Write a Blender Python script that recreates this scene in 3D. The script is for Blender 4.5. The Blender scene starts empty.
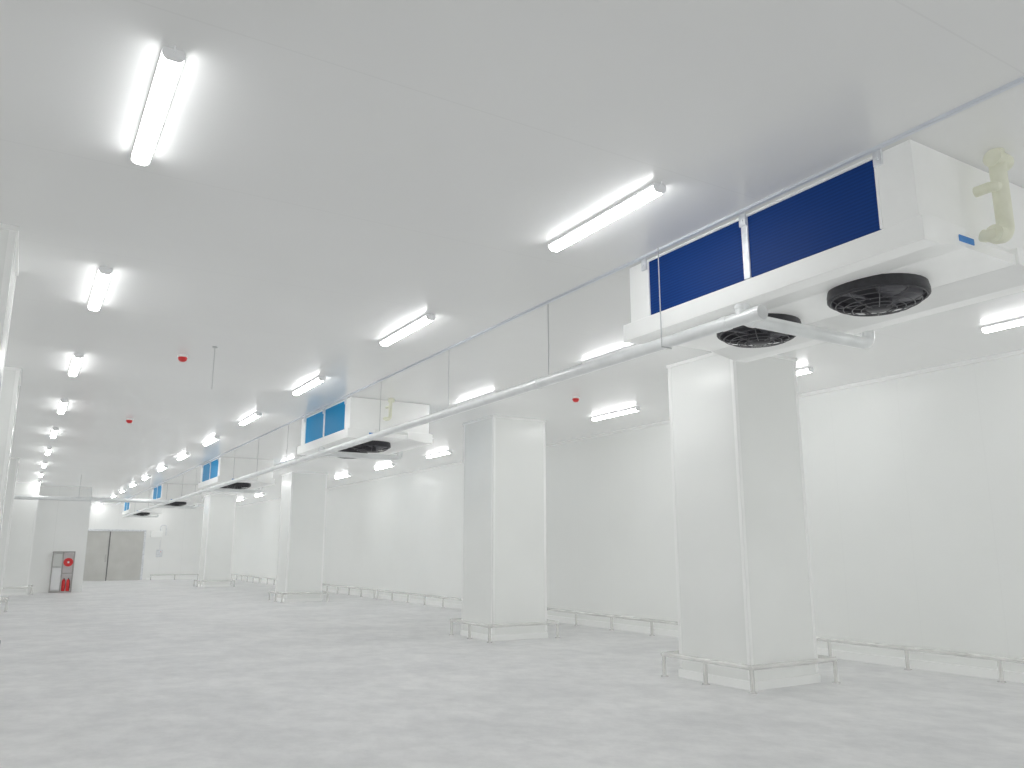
import bpy, bmesh, math, random
from mathutils import Vector, Matrix
random.seed(4)
S = bpy.context.scene
C = S.collection
PI = math.pi
CEIL = 4.14
try:
    S.view_settings.view_transform = 'Standard'
    S.view_settings.look = 'None'
except Exception: pass

# ---------------------------------------------------------------- materials
def mat(name, col, rough=0.5, metal=0.0, emit=None, estr=0, spec=0.5):
    m = bpy.data.materials.new(name); m.use_nodes = True
    b = m.node_tree.nodes['Principled BSDF']
    b.inputs['Base Color'].default_value = (*col, 1)
    b.inputs['Roughness'].default_value = rough
    b.inputs['Metallic'].default_value = metal
    b.inputs['Specular IOR Level'].default_value = spec
    if emit:
        b.inputs['Emission Color'].default_value = (*emit, 1)
        b.inputs['Emission Strength'].default_value = estr
    return m

def mottled(m, c1, c2, scale, detail=4, lo=0.35, hi=0.65):
    nt = m.node_tree; N = nt.nodes; L = nt.links; b = N['Principled BSDF']
    g = N.new('ShaderNodeNewGeometry')
    n = N.new('ShaderNodeTexNoise'); n.inputs['Scale'].default_value = scale; n.inputs['Detail'].default_value = detail
    L.new(g.outputs['Position'], n.inputs['Vector'])
    r = N.new('ShaderNodeValToRGB')
    r.color_ramp.elements[0].position = lo; r.color_ramp.elements[0].color = (*c1, 1)
    r.color_ramp.elements[1].position = hi; r.color_ramp.elements[1].color = (*c2, 1)
    L.new(n.outputs['Fac'], r.inputs['Fac'])
    L.new(r.outputs['Color'], b.inputs['Base Color'])
    return r

def seams(m, axis, spacing, width, dark, offset=100.0):
    nt = m.node_tree; N = nt.nodes; L = nt.links; b = N['Principled BSDF']
    g = N.new('ShaderNodeNewGeometry'); s = N.new('ShaderNodeSeparateXYZ')
    L.new(g.outputs['Position'], s.inputs[0])
    a = N.new('ShaderNodeMath'); a.operation = 'ADD'; a.inputs[1].default_value = offset
    L.new(s.outputs[axis], a.inputs[0])
    mo = N.new('ShaderNodeMath'); mo.operation = 'MODULO'; mo.inputs[1].default_value = spacing
    L.new(a.outputs[0], mo.inputs[0])
    lt = N.new('ShaderNodeMath'); lt.operation = 'LESS_THAN'; lt.inputs[1].default_value = width
    L.new(mo.outputs[0], lt.inputs[0])
    mx = N.new('ShaderNodeMix'); mx.data_type = 'RGBA'; mx.blend_type = 'MULTIPLY'
    L.new(lt.outputs[0], mx.inputs[0])
    bc = b.inputs['Base Color']
    if bc.is_linked: L.new(bc.links[0].from_socket, mx.inputs[6])
    else: mx.inputs[6].default_value = bc.default_value
    mx.inputs[7].default_value = (dark, dark, dark, 1)
    L.new(mx.outputs[2], bc)

M = {}
M['wall'] = mat('white_wall_panel', (.80, .82, .78), .32)
mottled(M['wall'], (.815, .83, .81), (.84, .855, .835), .5)
seams(M['wall'], 1, 1.15, .008, .972)
M['endwall'] = mat('white_end_panel', (.74, .75, .72), .4)
mottled(M['endwall'], (.79, .80, .785), (.83, .84, .825), .6)
seams(M['endwall'], 0, 1.15, .02, .95)
M['ceiling'] = mat('ceiling_panel', (.66, .67, .66), .24)
mottled(M['ceiling'], (.745, .752, .745), (.775, .782, .775), .35)
seams(M['ceiling'], 1, 1.86, .010, .955, 100.4)
M['pillar'] = mat('pillar_panel', (.82, .84, .80), .24)
mottled(M['pillar'], (.815, .83, .81), (.84, .855, .835), .9)
M['trim'] = mat('white_trim', (.87, .88, .865), .35)
M['joint_trim'] = mat('grey_trim', (.60, .63, .68), .45)  # plain grey of the ceiling joint strip
M['floor'] = mat('concrete_floor', (.6, .62, .62), .42)
mottled(M['floor'], (.72, .725, .727), (.80, .803, .802), .8, 10, .38, .60)
def floor_extra():
    nt = M['floor'].node_tree; N = nt.nodes; L = nt.links; b = N['Principled BSDF']
    g = N.new('ShaderNodeNewGeometry')
    mp = N.new('ShaderNodeMapping'); mp.inputs['Scale'].default_value = (1, .8, 1); mp.inputs['Rotation'].default_value = (0,0,.6)
    L.new(g.outputs['Position'], mp.inputs['Vector'])
    n = N.new('ShaderNodeTexNoise'); n.inputs['Scale'].default_value = 3.4; n.inputs['Detail'].default_value = 12
    n.inputs['Roughness'].default_value = .72
    L.new(mp.outputs[0], n.inputs['Vector'])
    rr = N.new('ShaderNodeValToRGB')
    rr.color_ramp.elements[0].position = .36; rr.color_ramp.elements[0].color = (.86, .862, .865, 1)
    rr.color_ramp.elements[1].position = .60; rr.color_ramp.elements[1].color = (1.0, 1.0, 1.0, 1)
    L.new(n.outputs['Fac'], rr.inputs['Fac'])
    mx = N.new('ShaderNodeMix'); mx.data_type = 'RGBA'; mx.blend_type = 'MULTIPLY'; mx.inputs[0].default_value = 1
    L.new(b.inputs['Base Color'].links[0].from_socket, mx.inputs[6]); L.new(rr.outputs[0], mx.inputs[7])
    L.new(mx.outputs[2], b.inputs['Base Color'])
    ro = N.new('ShaderNodeMapRange'); ro.inputs[3].default_value = .38; ro.inputs[4].default_value = .55
    L.new(n.outputs['Fac'], ro.inputs[0]); L.new(ro.outputs[0], b.inputs['Roughness'])
floor_extra()
M['steel'] = mat('stainless_steel', (.62, .62, .58), .25, .35)
mottled(M['steel'], (.64, .64, .62), (.74, .74, .72), 6)
M['pipe'] = mat('pipe_white_metal', (.66, .68, .68), .28, .3)
mottled(M['pipe'], (.70, .72, .72), (.78, .80, .80), 4)
M['rod'] = mat('hanger_rod_metal', (.45, .46, .47), .5, .3)
M['galv'] = mat('galvanised_steel', (.6, .62, .64), .45, .4)
mottled(M['galv'], (.6, .62, .64), (.76, .78, .8), 14)
M['unit'] = mat('unit_white_enamel', (.84, .85, .83), .35)
mottled(M['unit'], (.83, .84, .825), (.86, .87, .855), 3)
M['black'] = mat('black_plastic', (.012, .012, .014), .4)
mottled(M['black'], (.012, .012, .015), (.025, .025, .03), 20)
M['blade'] = mat('fan_blade_dark', (.08, .08, .09), .3)
M['wire'] = mat('guard_wire', (.09, .09, .095), .35, .3)
M['cream'] = mat('cream_insulated_pipe', (.74, .74, .58), .5)
mottled(M['cream'], (.70, .71, .57), (.76, .77, .64), 8)
M['opening_shade'] = mat('fan_opening_shade', (.03, .03, .035), .8)
M['body'] = mat('lamp_housing', (.86, .87, .88), .4)
M['glow'] = mat('lamp_diffuser', (1, 1, 1), .3, 0, (1, 1, 1), 17.0)
M['red'] = mat('red_plastic', (.62, .03, .03), .35)
mottled(M['red'], (.55, .025, .03), (.68, .04, .04), 12)
M['door'] = mat('grey_door_panel', (.36, .37, .34), .45)
mottled(M['door'], (.50, .50, .475), (.55, .55, .525), 1.5)
M['dark'] = mat('cabinet_frame_metal', (.36, .35, .34), .45)
M['seal'] = mat('dark_seal', (.14, .14, .14), .6)
M['glass'] = mat('grey_pane', (.55, .56, .54), .2)
M['sticker'] = mat('blue_sticker', (.05, .22, .55), .4)
M['paper'] = mat('white_sticker', (.72, .73, .73), .5)
def coil_mat(name, a, b2):
    m = mat(name, a, .5, spec=.15)
    nt = m.node_tree; N = nt.nodes; L = nt.links; b = N['Principled BSDF']
    g = N.new('ShaderNodeNewGeometry'); s = N.new('ShaderNodeSeparateXYZ'); L.new(g.outputs['Position'], s.inputs[0])
    mu = N.new('ShaderNodeMath'); mu.operation = 'MULTIPLY'; mu.inputs[1].default_value = 2 * PI / .025
    L.new(s.outputs[2], mu.inputs[0])
    si = N.new('ShaderNodeMath'); si.operation = 'SINE'; L.new(mu.outputs[0], si.inputs[0])
    rr = N.new('ShaderNodeMapRange'); rr.inputs[1].default_value = -1; L.new(si.outputs[0], rr.inputs[0])
    mx = N.new('ShaderNodeMix'); mx.data_type = 'RGBA'
    mx.inputs[6].default_value = (*a, 1); mx.inputs[7].default_value = (*b2, 1)
    L.new(rr.outputs[0], mx.inputs[0]); L.new(mx.outputs[2], b.inputs['Base Color'])
    return m
M['navy'] = coil_mat('navy_blue_fins', (.002, .030, .155), (.003, .040, .20))
M['cyan'] = coil_mat('bright_blue_fins', (.0, .22, .46), (.002, .26, .54))

# ---------------------------------------------------------------- mesh helpers
def R(d): return math.radians(d)
class MB:
    def __init__(s): s.bm = bmesh.new()
    def box(s, x0, x1, y0, y1, z0, z1):
        v = [s.bm.verts.new(p) for p in ((x0,y0,z0),(x1,y0,z0),(x1,y1,z0),(x0,y1,z0),(x0,y0,z1),(x1,y0,z1),(x1,y1,z1),(x0,y1,z1))]
        for f in ((3,2,1,0),(4,5,6,7),(0,1,5,4),(1,2,6,5),(2,3,7,6),(3,0,4,7)): s.bm.faces.new([v[i] for i in f])
        return s
    def prism(s, pts, y0, y1):
        a = [s.bm.verts.new((p[0], y0, p[1])) for p in pts]; b = [s.bm.verts.new((p[0], y1, p[1])) for p in pts]
        n = len(pts); s.bm.faces.new(a); s.bm.faces.new(b[::-1])
        for i in range(n): s.bm.faces.new((a[i], b[i], b[(i+1) % n], a[(i+1) % n]))
        return s
    def rod(s, p, q, r, n=14, r2=None):
        p = Vector(p); q = Vector(q); d = (q - p); L = d.length
        rot = d.to_track_quat('Z', 'Y').to_matrix().to_4x4()
        bmesh.ops.create_cone(s.bm, cap_ends=True, segments=n, radius1=r, radius2=r if r2 is None else r2, depth=L, matrix=Matrix.Translation((p+q)/2) @ rot)
        return s
    def tube(s, pts, r, n=14, closed=False):
        pts = [Vector(p) for p in pts]; m = len(pts); rings = []; a0 = None
        for i, p in enumerate(pts):
            if closed: t = (pts[(i+1) % m] - pts[i-1])
            else: t = pts[min(i+1, m-1)] - pts[max(i-1, 0)]
            t.normalize()
            if a0 is None:
                up = Vector((0,0,1)) if abs(t.z) < .9 else Vector((0,1,0))
                a = t.cross(up).normalized()
            else: a = (a0 - t * a0.dot(t)).normalized()
            b = t.cross(a).normalized(); a0 = a
            rings.append([s.bm.verts.new(p + r*(math.cos(2*PI*k/n)*a + math.sin(2*PI*k/n)*b)) for k in range(n)])
        for i in range(m if closed else m-1):
            A = rings[i]; B = rings[(i+1) % m]
            if closed and i == m-1:
                off = min(range(n), key=lambda o: (A[0].co - B[o].co).length)
                B = B[off:] + B[:off]
            for k in range(n): s.bm.faces.new((A[k], A[(k+1) % n], B[(k+1) % n], B[k]))
        if not closed: s.bm.faces.new(rings[0][::-1]); s.bm.faces.new(rings[-1])
        return s
    def lathe(s, prof, n=24, c=(0,0,0)):
        rings = []
        for r, z in prof:
            if r < 1e-6: rings.append([s.bm.verts.new((c[0], c[1], c[2]+z))])
            else: rings.append([s.bm.verts.new((c[0]+r*math.cos(2*PI*k/n), c[1]+r*math.sin(2*PI*k/n), c[2]+z)) for k in range(n)])
        for A, B in zip(rings, rings[1:]):
            for k in range(n):
                k2 = (k+1) % n
                f = [A[k % len(A)], A[k2 % len(A)], B[k2 % len(B)], B[k % len(B)]]
                u = []
                for v in f:
                    if v not in u: u.append(v)
                if len(u) > 2: s.bm.faces.new(u)
        return s
    def build(s, name, m, parent=None, bevel=0, smooth=False, loc=None):
        bmesh.ops.recalc_face_normals(s.bm, faces=s.bm.faces)
        me = bpy.data.meshes.new(name); s.bm.to_mesh(me); s.bm.free()
        me.materials.append(m)
        if smooth:
            for p in me.polygons: p.use_smooth = True
            try: me.set_sharp_from_angle(angle=R(40))
            except Exception: pass
        o = bpy.data.objects.new(name, me); C.objects.link(o)
        if parent: o.parent = parent
        if loc: o.location = loc
        if bevel:
            b = o.modifiers.new('bevel', 'BEVEL'); b.width = bevel; b.segments = 2; b.limit_method = 'ANGLE'
        return o
def thing(name, label, cat, loc=(0,0,0), rz=0, group=None):
    o = bpy.data.objects.new(name, None); C.objects.link(o)
    o.location = loc; o.rotation_euler = (0,0,rz); o.empty_display_size = .2
    o['label'] = label; o['category'] = cat
    if group: o['group'] = group
    return o
def tag(o, label, cat, group=None):
    o['label'] = label; o['category'] = cat
    if group: o['group'] = group
    return o
def struct(o, label=None):
    o['kind'] = 'structure'
    if label: o['label'] = label
    return o
def dup(root, loc, label, rz=None, scale=None):
    r = root.copy(); C.objects.link(r); r.location = loc; r['label'] = label
    if rz is not None: r.rotation_euler = (0,0,rz)
    if scale: r.scale = (scale,)*3
    for ch in list(root.children):
        c = ch.copy(); C.objects.link(c); c.parent = r
        for g in list(ch.children):
            d = g.copy(); C.objects.link(d); d.parent = c
    return r

# ---------------------------------------------------------------- the room
XL, XR, YB, YF = -8.0, 10.85, -9.0, 50.0
def st(name, m, label, *boxes):
    b = MB()
    for q in boxes: b.box(*q)
    o = b.build(name, m); return struct(o, label)
st('floor', M['floor'], 'pale grey mottled concrete floor', (XL-.2, XR+.2, YB-.2, YF+.2, -.2, 0))
st('ceiling', M['ceiling'], 'white insulated panel ceiling', (XL-.2, XR+.2, YB-.2, YF+.2, CEIL, CEIL+.2))
st('wall_right', M['wall'], 'long white panel wall on the right', (XR, XR+.2, YB, YF, 0, CEIL))
st('wall_left', M['wall'], 'white panel wall on the left', (XL-.2, XL, YB, YF, 0, CEIL))
st('wall_back', M['endwall'], 'white panel wall behind the viewpoint', (XL, XR, YB-.2, YB, 0, CEIL))
st('wall_front', M['endwall'], 'white far end wall with the grey door', (XL, XR, YF, YF+.2, 0, CEIL))
st('wall_partition', M['endwall'], 'white partition block at far left with the fire cabinet', (XL, 2.37, 37.0, YF, 0, CEIL))
st('baseboard_right', M['trim'], 'white curb along the right wall', (XR-.05, XR, YB, YF, 0, .12))
st('baseboard_front', M['trim'], 'white curb along the far wall', (6.35, XR-.05, YF-.05, YF, 0, .12))
st('trim_1', M['trim'], 'white corner trim between right wall and ceiling', (XR-.05, XR, YB, YF, CEIL-.05, CEIL))
st('trim_2', M['joint_trim'], 'grey ceiling joint strip running beside the cooling units', (4.43, 4.46, YB, YF, CEIL-.02, CEIL))

# far door
dr = thing('door_1', 'grey double sliding door in the far wall', 'door', (4.58, YF, 0)); struct(dr)
del dr['category']
MB().box(-1.58, -1.48, -.12, 0, 0, 2.72).box(1.44, 1.54, -.12, 0, 0, 2.72).box(-1.58, 1.54, -.14, 0, 2.66, 2.76).build('door_frame', M['galv'], dr, .01)
MB().box(-1.47, -.30, -.09, -.02, .02, 2.65).build('door_leaf', M['door'], dr, .01)
MB().box(-.25, 1.43, -.09, -.02, .02, 2.65).build('door_leaf', M['door'], dr, .01)
MB().box(-.30, -.25, -.10, -.03, 0, 2.65).build('door_seal', M['seal'], dr)
MB().box(-.42, -.37, -.16, -.09, 1.0, 1.4).build('door_handle', M['steel'], dr, .005)

# ---------------------------------------------------------------- pillars
PX, PY = 1.18, 1.2
def pillar(loc, label):
    t = thing('pillar', label, 'pillar', loc, 0, 'white clad square pillars')
    MB().box(0, PX, 0, PY, 0, CEIL).build('cladding', M['pillar'], t, .004)
    for (x, y) in ((0,0),(PX,0),(0,PY),(PX,PY)):
        sx = 1 if x == 0 else -1; sy = 1 if y == 0 else -1
        ex, ey = x - sx*.006, y - sy*.006
        b = MB()
        b.box(min(ex, ex+sx*.05), max(ex, ex+sx*.05), min(ey, ey+sy*.008), max(ey, ey+sy*.008), .12, CEIL-.04)
        b.box(min(ex, ex+sx*.008), max(ex, ex+sx*.008), min(ey, ey+sy*.05), max(ey, ey+sy*.05), .12, CEIL-.04)
        b.build('corner_trim', M['trim'], t)
    g = .02
    MB().box(-g, PX+g, -g, 0, 0, .1).box(-g, PX+g, PY, PY+g, 0, .1).box(-g, 0, 0, PY, 0, .1).box(PX, PX+g, 0, PY, 0, .1).build('skirting', M['trim'], t)
    MB().box(-g, PX+g, -g, 0, CEIL-.04, CEIL).box(-g, PX+g, PY, PY+g, CEIL-.04, CEIL).box(-g, 0, 0, PY, CEIL-.04, CEIL).box(PX, PX+g, 0, PY, CEIL-.04, CEIL).build('ceiling_trim', M['trim'], t)
    return t
def post(parent, x, y, h=.28):
    MB().rod((x,y,0.006), (x,y,h), .027).lathe([(0,0),(.05,0),(.05,.008),(.030,.012),(0,.012)], 18, (x,y,0)).build('post', M['steel'], parent, 0, True)
def pillar_rail(loc, label):
    t = thing('bumper_rail', label, 'rail', loc, 0, 'steel bumper rails around the pillars')
    g = .145; x0, x1, y0, y1 = -g, PX+g, -g, PY+g; h = .28
    b = MB()
    e = .028
    b.rod((x0-e,y0,h),(x1+e,y0,h),.030).rod((x0-e,y1,h),(x1+e,y1,h),.030).rod((x0,y0,h),(x0,y1,h),.030).rod((x1,y0,h),(x1,y1,h),.030)
    b.build('top_rail', M['steel'], t, 0, True)
    ym = (y0+y1)/2
    for (x, y) in ((x0,y0),(x1,y0),(x0,y1),(x1,y1),(x0,ym),(x1,ym)): post(t, x, y)
    return t
p0 = pillar((7.52, 7.0, 0), 'largest white square pillar, nearest on the right, under the nearest cooling unit')
r0 = pillar_rail((7.52, 7.0, 0), 'steel bumper rail around the foot of the nearest right-hand pillar')
for (x, y, a, b) in (
    (7.52, 13.1, 'second white square pillar on the right side, mid room', 'steel bumper rail around the second right-hand pillar'),
    (7.45, 26.2, 'third white pillar on the right side, beside the long wall rail', 'steel bumper rail around the third right-hand pillar'),
    (7.30, 38.8, 'farthest and smallest white pillar on the right side', 'small steel bumper rail around the farthest right-hand pillar'),
    (-1.46, 7.2, 'white pillar cut by the left photo edge, nearest of the left ones', 'steel bumper rail of the nearest left pillar, just outside the left edge'),
    (-1.42, 13.1, 'second white pillar at the left photo edge', 'steel bumper rail corner at the left photo edge, the lower one'),
    (-1.42, 26.2, 'third white pillar at the left photo edge, below the pipe', 'steel bumper rail corner at the left photo edge, the upper one'),
    (-.70, 35.4, 'narrow white pillar beside the fire hose cabinet', 'steel bumper rail round the pillar beside the fire hose cabinet')):
    dup(p0, (x, y, 0), a); dup(r0, (x, y, 0), b)

# wall bumper rails
WORD = ['nearest', 'second', 'third', 'fourth', 'fifth', 'sixth', 'seventh', 'eighth', 'ninth', 'tenth', 'eleventh', 'twelfth', 'thirteenth', 'fourteenth']
def wall_rail(loc, rz, n, label, group):
    t = thing('bumper_rail', label, 'rail', loc, rz, group); sp = 1.25
    MB().rod((0,-.05,.28),(0,n*sp+.05,.28),.030).build('top_rail', M['steel'], t, 0, True)
    for i in range(n+1): post(t, 0, i*sp)
    return t
y = 3.33; i = 0
G = 'steel bumper rails along the right wall'
w0 = wall_rail((10.66, y, 0), 0, 6, 'nearest steel bumper rail along the right wall, right of the nearest pillar', G)
while y + 7.8 + 7.6 < YF:
    y += 7.8; i += 1
    dup(w0, (10.66, y, 0), '%s steel bumper rail from the camera along the right wall' % WORD[i])
wall_rail((10.3, YF-.2, 0), PI/2, 3, 'steel bumper rail along the far end wall right of the grey door', 'steel bumper rails on the far wall')

# ---------------------------------------------------------------- ceiling tube lights
def light(loc, label):
    t = thing('tube_light', label, 'ceiling light', loc, 0, 'ceiling tube lights')
    H = .66
    MB().prism([(-.046,-.004),(.046,-.004),(.056,-.020),(.056,-.032),(-.056,-.032),(-.056,-.020)], -H, H).build('housing', M['body'], t)
    MB().prism([(-.054,-.032),(.054,-.032),(.054,-.046),(.046,-.062),(.028,-.073),(-.028,-.073),(-.046,-.062),(-.054,-.046)], -H+.004, H-.004).build('diffuser', M['glow'], t)
    for s in (-1, 1):
        a, b = sorted((s*(H-.004), s*(H+.008)))
        MB().prism([(-.044,-.006),(.044,-.006),(.055,-.02),(.056,-.045),(.047,-.063),(.029,-.074),(-.029,-.074),(-.047,-.063),(-.056,-.045),(-.055,-.02)], a, b).build('end_cap', M['body'], t, .003)
        MB().box(-.02, .02, s*.45-.02, s*.45+.02, -.006, 0).build('bracket', M['galv'], t)
    MB().tube([(0,-H-.006,-.03),(0,-H-.02,-.026),(0,-H-.026,-.012),(0,-H-.028,0)], .004, 8).build('cable', M['body'], t, 0, True)
    return t
rows = [(.42, 4.72, 3.79, range(0, 9), 'leftmost ceiling row', (-1,-2,-3)),
        (3.60, 4.60, 3.72, range(0, 13), 'row left of the cooling units', (-2,-3)),
        (6.42, 4.25, 3.74, [1,2,4,5,6,7,8,9,10,11,12], 'row right of the cooling units', (-1,-2,-3)),
        (9.30, 4.15, 3.74, [0,1,2,4,5,6,9,10], 'row nearest the right wall', (-1,-2,-3))]
L0 = None
for (x, ys, sp, ks, rn, back) in rows:
    for j, k in enumerate(ks):
        lab = '%s tube light from the camera in the %s' % (WORD[j], rn)
        loc = (x, ys + sp*k, CEIL)
        if L0 is None: L0 = light(loc, lab)
        else: dup(L0, loc, lab)
    for j, k in enumerate(back):
        dup(L0, (x, ys + sp*k, CEIL), '%s unseen tube light added behind the viewpoint in the %s' % (['first','second','third'][j], rn))  # unseen lamps continuing the rows, added to light the pillar fronts

# ---------------------------------------------------------------- cooling units
def cooler(loc, label, coilm, detail=True):
    t = thing('cooling_unit', label, 'cooling unit', loc, 0, 'ceiling hung cooling units')
    W = .725; HL = 1.37; CL = 1.13; top = .672; cb = .165
    b = MB()
    b.box(-W+.02, W-.02, -CL, CL, top-.02, top)
    b.box(-W+.16, W-.16, -CL, CL, .10, top-.02)
    b.build('casing', M['unit'], t)
    for s in (-1, 1):
        a, c = sorted((s*CL, s*HL))
        MB().box(-W, W, a, c, cb-.02, top).build('end_box', M['unit'], t, .008)
    for s in (-1, 1):
        pts = [(s*(W+.05), -.02), (s*(W+.05), .135), (s*(W-.02), cb-.01), (s*.30, cb-.02), (s*.30, .03), (s*(W-.1), -.02)]
        MB().prism(pts, -HL-.05, HL+.05).build('drip_pan', M['unit'], t, .006)
    MB().box(-.30, .30, -HL-.03, HL+.03, .03, .10).build('fan_plate', M['unit'], t)
    for s in (-1, 1):
        for (y0, y1) in ((-CL+.02, -.03), (.03, CL-.02)):
            a, c = sorted((s*(W-.16), s*(W-.012)))
            MB().box(a, c, y0, y1, cb, top-.02).build('coil', coilm, t)
        a, c = sorted((s*(W-.16), s*(W+.0)))
        MB().box(a, c, -.03, .03, cb, top-.02).build('mullion', M['galv'], t)
        a, c = sorted((s*(W-.16), s*(W)))
        MB().box(a, c, -CL, CL, top-.02, top).box(a, c, -CL, -CL+.02, cb, top-.02).box(a, c, CL-.02, CL, cb, top-.02).build('coil_frame', M['unit'], t)
    for s in (-1, 1):
        for yy in (-CL-.02, 0, CL+.02):
            a, c = sorted((s*(W+.002), s*(W+.02)))
            MB().box(a, c, yy-.03, yy+.03, top-.09, CEIL-loc[2]-.002).rod((s*(W+.03), yy, top-.05), (s*(W+.02), yy, top-.05), .012, 8).build('hanging_bracket', M['galv'], t)
    for yy in (-.60, .52):
        prof = [(.30,.05),(.335,.05),(.348,-.01),(.348,-.045),(.338,-.055),(.32,-.05),(.315,.0),(.30,.05)]
        f = MB().lathe(prof, 36).build('fan', M['black'], t, 0, True, (-.04, yy, -.0))
        MB().lathe([(0,.014),(.316,.014),(.316,.024),(0,.024)], 36).build('fan_shade_disc', M['opening_shade'], f)  # solid disc, shade inside the fan put into its near-black colour
        g = MB()
        for rr, zz in ((.12,-.128),(.18,-.122),(.24,-.108),(.29,-.085),(.325,-.058)):
            n = 36
            g.tube([(rr*math.cos(2*PI*k/n), rr*math.sin(2*PI*k/n), zz) for k in range(n)], .0034, 6, True)
        for k in range(10):
            a = 2*PI*k/10; ca, sa = math.cos(a), math.sin(a)
            g.tube([(.08*ca,.08*sa,-.13),(.18*ca,.18*sa,-.122),(.24*ca,.24*sa,-.108),(.29*ca,.29*sa,-.085),(.335*ca,.335*sa,-.05)], .0035, 6)
        g.build('fan_guard', M['wire'], f, 0, True)
        MB().lathe([(0,-.135),(.07,-.135),(.09,-.12),(.09,-.02),(0,-.02)], 24).build('fan_motor', M['black'], f, 0, True)
        if detail:
            for k in range(5):
                a = 2*PI*k/5 + .3
                bm = MB(); v = []
                for (rr, da, z0, z1) in ((.08, .35, -.03, -.07), (.20, .40, -.02, -.07), (.30, .34, -.015, -.06)):
                    v.append([bm.bm.verts.new((rr*math.cos(a-da), rr*math.sin(a-da), z0)), bm.bm.verts.new((rr*math.cos(a+.03), rr*math.sin(a+.03), (z0+z1)/2-.008)), bm.bm.verts.new((rr*math.cos(a+da), rr*math.sin(a+da), z1))])
                for A, B in zip(v, v[1:]):
                    for q in range(2): bm.bm.faces.new((A[q], A[q+1], B[q+1], B[q]))
                o = bm.build('fan_blade', M['blade'], f, 0, True)
                sm = o.modifiers.new('thickness', 'SOLIDIFY'); sm.thickness = .004
    MB().box(-.40, -.24, -HL-.058, -HL-.051, .045, .085).build('sticker', M['sticker'], t)
    return t
U0 = 5.225
names = ['nearest and largest white cooling unit with dark blue coils and black fans underneath',
         'second white cooling unit from the camera with bright blue coils, mid ceiling',
         'third white cooling unit from the camera, small blue coils',
         'fourth cooling unit from the camera, tiny in the distance',
         'farthest cooling unit, hung before the wall with the grey door']
UY = [4.0, 14.0, 24.2, 34.6, 45.0]
for i, yy in enumerate(UY):
    cooler((U0, yy, 3.45), names[i], M['navy'] if i == 0 else M['cyan'], i < 2)

def refrigerant(loc, label):
    t = thing('refrigerant_pipe', label, 'pipe', loc, 0, 'cream insulated refrigerant pipes')
    arc = lambda cx, cz, r, a0, a1, n=8: [(cx + r*math.cos(a0+(a1-a0)*k/n), 0, cz + r*math.sin(a0+(a1-a0)*k/n)) for k in range(n+1)]
    pts = [(0, 0, .66), (0, 0, .22)] + arc(-.09, .15, .09, 0, -PI/2) + [(-.11, 0, .06)]
    MB().tube(pts, .05, 18).build('riser', M['cream'], t, 0, True)
    MB().rod((-.10, 0, .06), (-.155, 0, .06), .058, 18).build('elbow_collar', M['cream'], t, 0, True)
    MB().tube([(-.13, .0, .06), (-.145, .03, .06), (-.15, .05, .06), (-.15, .07, .07)], .04, 16).build('lower_stub', M['cream'], t, 0, True)
    MB().rod((-.055, 0, .60), (.10, 0, .60), .058, 18).build('top_tee', M['cream'], t, 0, True)
    MB().tube([(-.03, 0, .40), (-.06, 0, .40), (-.08, .03, .40), (-.08, .115, .40)], .034, 16).build('upper_stub', M['cream'], t, 0, True)
    return t
rp = refrigerant((5.16, 2.46, 3.48), 'thick cream insulated pipe on the end of the nearest cooling unit')
dup(rp, (5.16, UY[1]-1.50, CEIL-.66*.6), 'small cream insulated pipe on the end of the second cooling unit', None, .6)

# ---------------------------------------------------------------- drain pipe
PZ = 3.320; PXX = 4.50
dp = thing('drain_pipe', 'long pale steel drain pipe running under the left side of the cooling units', 'pipe', (PXX, 0, PZ))
MB().rod((0,3.90,0),(0,46.0,0),.052,20).build('main_run', M['pipe'], dp, 0, True)
for yy in [3.91, 4.24] + [6.9 + 5.9*k for k in range(7)]:
    MB().rod((0,yy-.035,0),(0,yy+.035,0),.057,20).build('collar', M['pipe'], dp, 0, True)
for i, yy in enumerate(UY):
    y2 = 4.07 if i == 0 else yy + .05
    MB().tube([(0,y2,0),(1.43,y2,0),(1.48,y2,.01),(1.51,y2,.035),(1.52,y2,.07),(1.52,y2,.106)], .052, 18).build('branch', M['pipe'], dp, 0, True)
    MB().rod((.07,y2,0),(.13,y2,0),.058,18).build('collar', M['pipe'], dp, 0, True)
    MB().rod((0,y2,0),(0,y2,.106),.050,18).rod((0,y2,.07),(0,y2,.098),.058,18).build('stub', M['pipe'], dp, 0, True)
for yy in [4.88, 6.7, 9.0, 11.3, 16.3, 18.7, 21.1, 26.3, 28.7, 32, 36.8, 41.5]:
    near = any(abs(yy-u) < 1.5 for u in UY)
    xx = -.085 if near else 0
    b = MB().rod((xx,yy,-.05 if near else .05),(xx,yy,CEIL-PZ),.005,8)
    if near: b.rod((xx-.005,yy,-.055),(.02,yy,-.055),.006,8)
    b.build('hanger_rod', M['rod'], dp, 0, True)
cp = thing('cross_pipe', 'pale pipe crossing the room under the ceiling at far left', 'pipe', (0, 31.0, PZ))
MB().rod((-7.95,0,0),(PXX-.055,0,0),.07,16).build('main_run', M['pipe'], cp, 0, True)
for xx in (-4, -1.0, 1.6, 3.8):
    MB().rod((xx,0,.06),(xx,0,CEIL-PZ),.008,8).build('hanger_rod', M['rod'], cp)
hw = MB().rod((0,0,0),(0,0,-.55),.004,6).lathe([(0,0),(.03,0),(.03,-.012),(0,-.012)],12).build('hanging_rod', M['rod'], None, 0, False, (1.88,10.4,CEIL))
tag(hw, 'thin dark rod hanging from the ceiling behind the nearest red alarm at left', 'rod')

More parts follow.
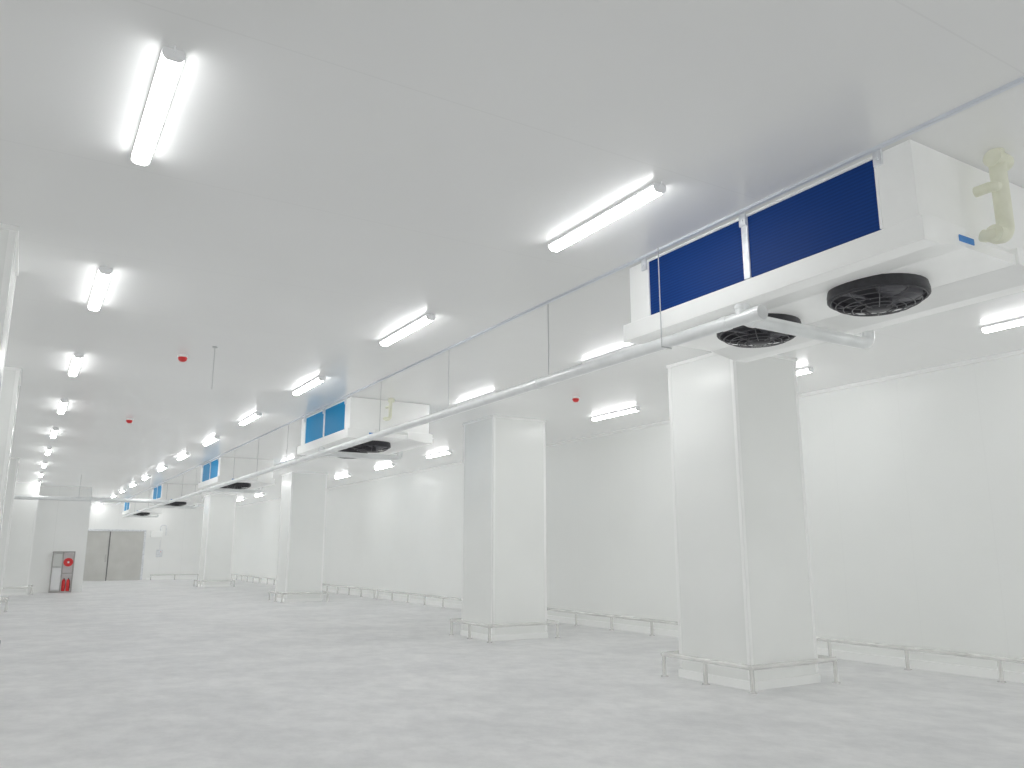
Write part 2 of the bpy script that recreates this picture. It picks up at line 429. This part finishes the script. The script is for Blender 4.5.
# ---------------------------------------------------------------- red ceiling alarms
def alarm(loc, label):
    t = thing('fire_alarm', label, 'fire alarm', loc, 0, 'red ceiling alarms')
    MB().lathe([(0,0),(.068,0),(.068,-.018),(.055,-.025),(0,-.025)], 24).build('base', M['trim'], t, 0, True)
    MB().lathe([(0,-.025),(.055,-.025),(.058,-.042),(.05,-.066),(.03,-.082),(0,-.088)], 24).build('dome', M['red'], t, 0, True)
    return t
a0 = alarm((1.61, 11.1, CEIL), 'red round ceiling alarm in the left half, the largest one')
for (x, y, l) in ((7.8, 10.8, 'red round ceiling alarm just left of the nearest right-hand pillar'),
                  (1.62, 17.2, 'smaller red ceiling alarm in the left half, second from the camera'),
                  (7.85, 16.6, 'small red ceiling alarm left of the second right-hand pillar')):
    dup(a0, (x, y, CEIL), l)

# ---------------------------------------------------------------- fire hose cabinet
fc = thing('fire_cabinet', 'metal framed fire hose cabinet with red reel on the partition wall', 'cabinet', (1.60, 36.72, 0))
MB().box(-.39,-.35,0,.27,0,1.58).box(.35,.39,0,.27,0,1.58).box(-.35,.35,0,.27,1.54,1.58).box(-.35,.35,0,.27,0,.05).box(-.03,.01,0,.27,.05,1.54).box(.01,.35,0,.27,.72,.75).build('frame', M['dark'], fc, .004)
MB().box(-.35,.35,.25,.27,.05,1.54).build('back_panel', M['paper'], fc)
MB().box(-.34,-.04,.02,.03,.10,.95).build('door_pane', M['paper'], fc)
MB().box(-.34,-.04,.02,.03,1.0,1.48).build('door_pane', M['glass'], fc)
rl = MB(); rl.rod((.18,.02,1.16),(.18,.05,1.16),.165,28).rod((.18,.12,1.16),(.18,.15,1.16),.165,28).rod((.18,.05,1.16),(.18,.12,1.16),.12,24)
hr = rl.build('hose_reel', M['red'], fc, 0, True)
MB().rod((.18,.005,1.16),(.18,.022,1.16),.04,16).build('reel_hub', M['paper'], hr, 0, True)
def ext(loc, label):
    t = thing('fire_extinguisher', label, 'fire extinguisher', loc, 0, 'red extinguishers in the cabinet')
    MB().lathe([(0,0),(.06,0),(.065,.02),(.065,.38),(.05,.43),(.02,.46),(0,.46)], 20).build('cylinder', M['red'], t, 0, True)
    MB().box(-.015,.015,-.05,.03,.46,.50).rod((0,0,.45),(0,0,.49),.015).build('valve', M['black'], t)
    MB().tube([(0,-.03,.47),(.04,-.04,.42),(.065,-.03,.25),(.065,-.02,.1)], .01, 8).build('hose', M['black'], t, 0, True)
    return t
e0 = ext((1.695, 36.82, .055), 'red fire extinguisher at the left inside the fire hose cabinet')
dup(e0, (1.85, 36.82, .055), 'red fire extinguisher at the right inside the fire hose cabinet')

# fittings beside the far door
cb = thing('control_box', 'small grey control box on the far wall right of the grey door', 'control box', (6.9, YF-.13, 1.25))
MB().box(-.16,.16,0,.12,0,.42).build('box', M['galv'], cb, .01)
MB().rod((0,.06,.42),(0,.06,.95),.015,8).build('conduit', M['galv'], cb)
MB().rod((.06,-.012,.3),(.06,0,.3),.02,12).build('button', M['red'], cb)
cv = thing('door_operator', 'white box with hooked pipes on the far wall above right of the grey door', 'door motor', (6.65, YF-.31, 2.35))
MB().box(-.3,.3,0,.3,0,.35).build('casing', M['trim'], cv, .02)
MB().tube([(.2,.15,.35),(.2,.15,.6),(.28,.15,.68),(.45,.15,.68),(.5,.15,.6),(.5,.15,.1)], .025, 10).build('hooked_pipe', M['galv'], cv, 0, True)

# ---------------------------------------------------------------- soft bounce fill of the white room
def fill(name, d, strength, col=(1,1,1)):
    l = bpy.data.lights.new(name, 'SUN'); l.energy = strength; l.angle = R(100); l.color = col
    l.use_shadow = False
    try: l.cycles.cast_shadow = False
    except Exception: pass
    o = bpy.data.objects.new(name, l); C.objects.link(o)
    o.rotation_euler = Vector(d).to_track_quat('-Z', 'Y').to_euler()
    return o
fill('bounce_light_up', (0, 0, 1), 1.0)
fill('bounce_light_along', (.1, 1, 0), 1.3)
fill('bounce_light_across', (1, .1, 0), 1.4)

# ---------------------------------------------------------------- world and camera
w = bpy.data.worlds.new('World'); S.world = w; w.use_nodes = True
w.node_tree.nodes['Background'].inputs[0].default_value = (.8, .85, .9, 1)
w.node_tree.nodes['Background'].inputs[1].default_value = .3
cam = bpy.data.cameras.new('camera'); co = bpy.data.objects.new('camera', cam); C.objects.link(co)
cam.sensor_width = 36; cam.lens = 28.125; cam.clip_end = 200
co.location = (0, 0, 1.6); co.rotation_euler = (R(90+11.78), 0, R(-31.2))
S.camera = co
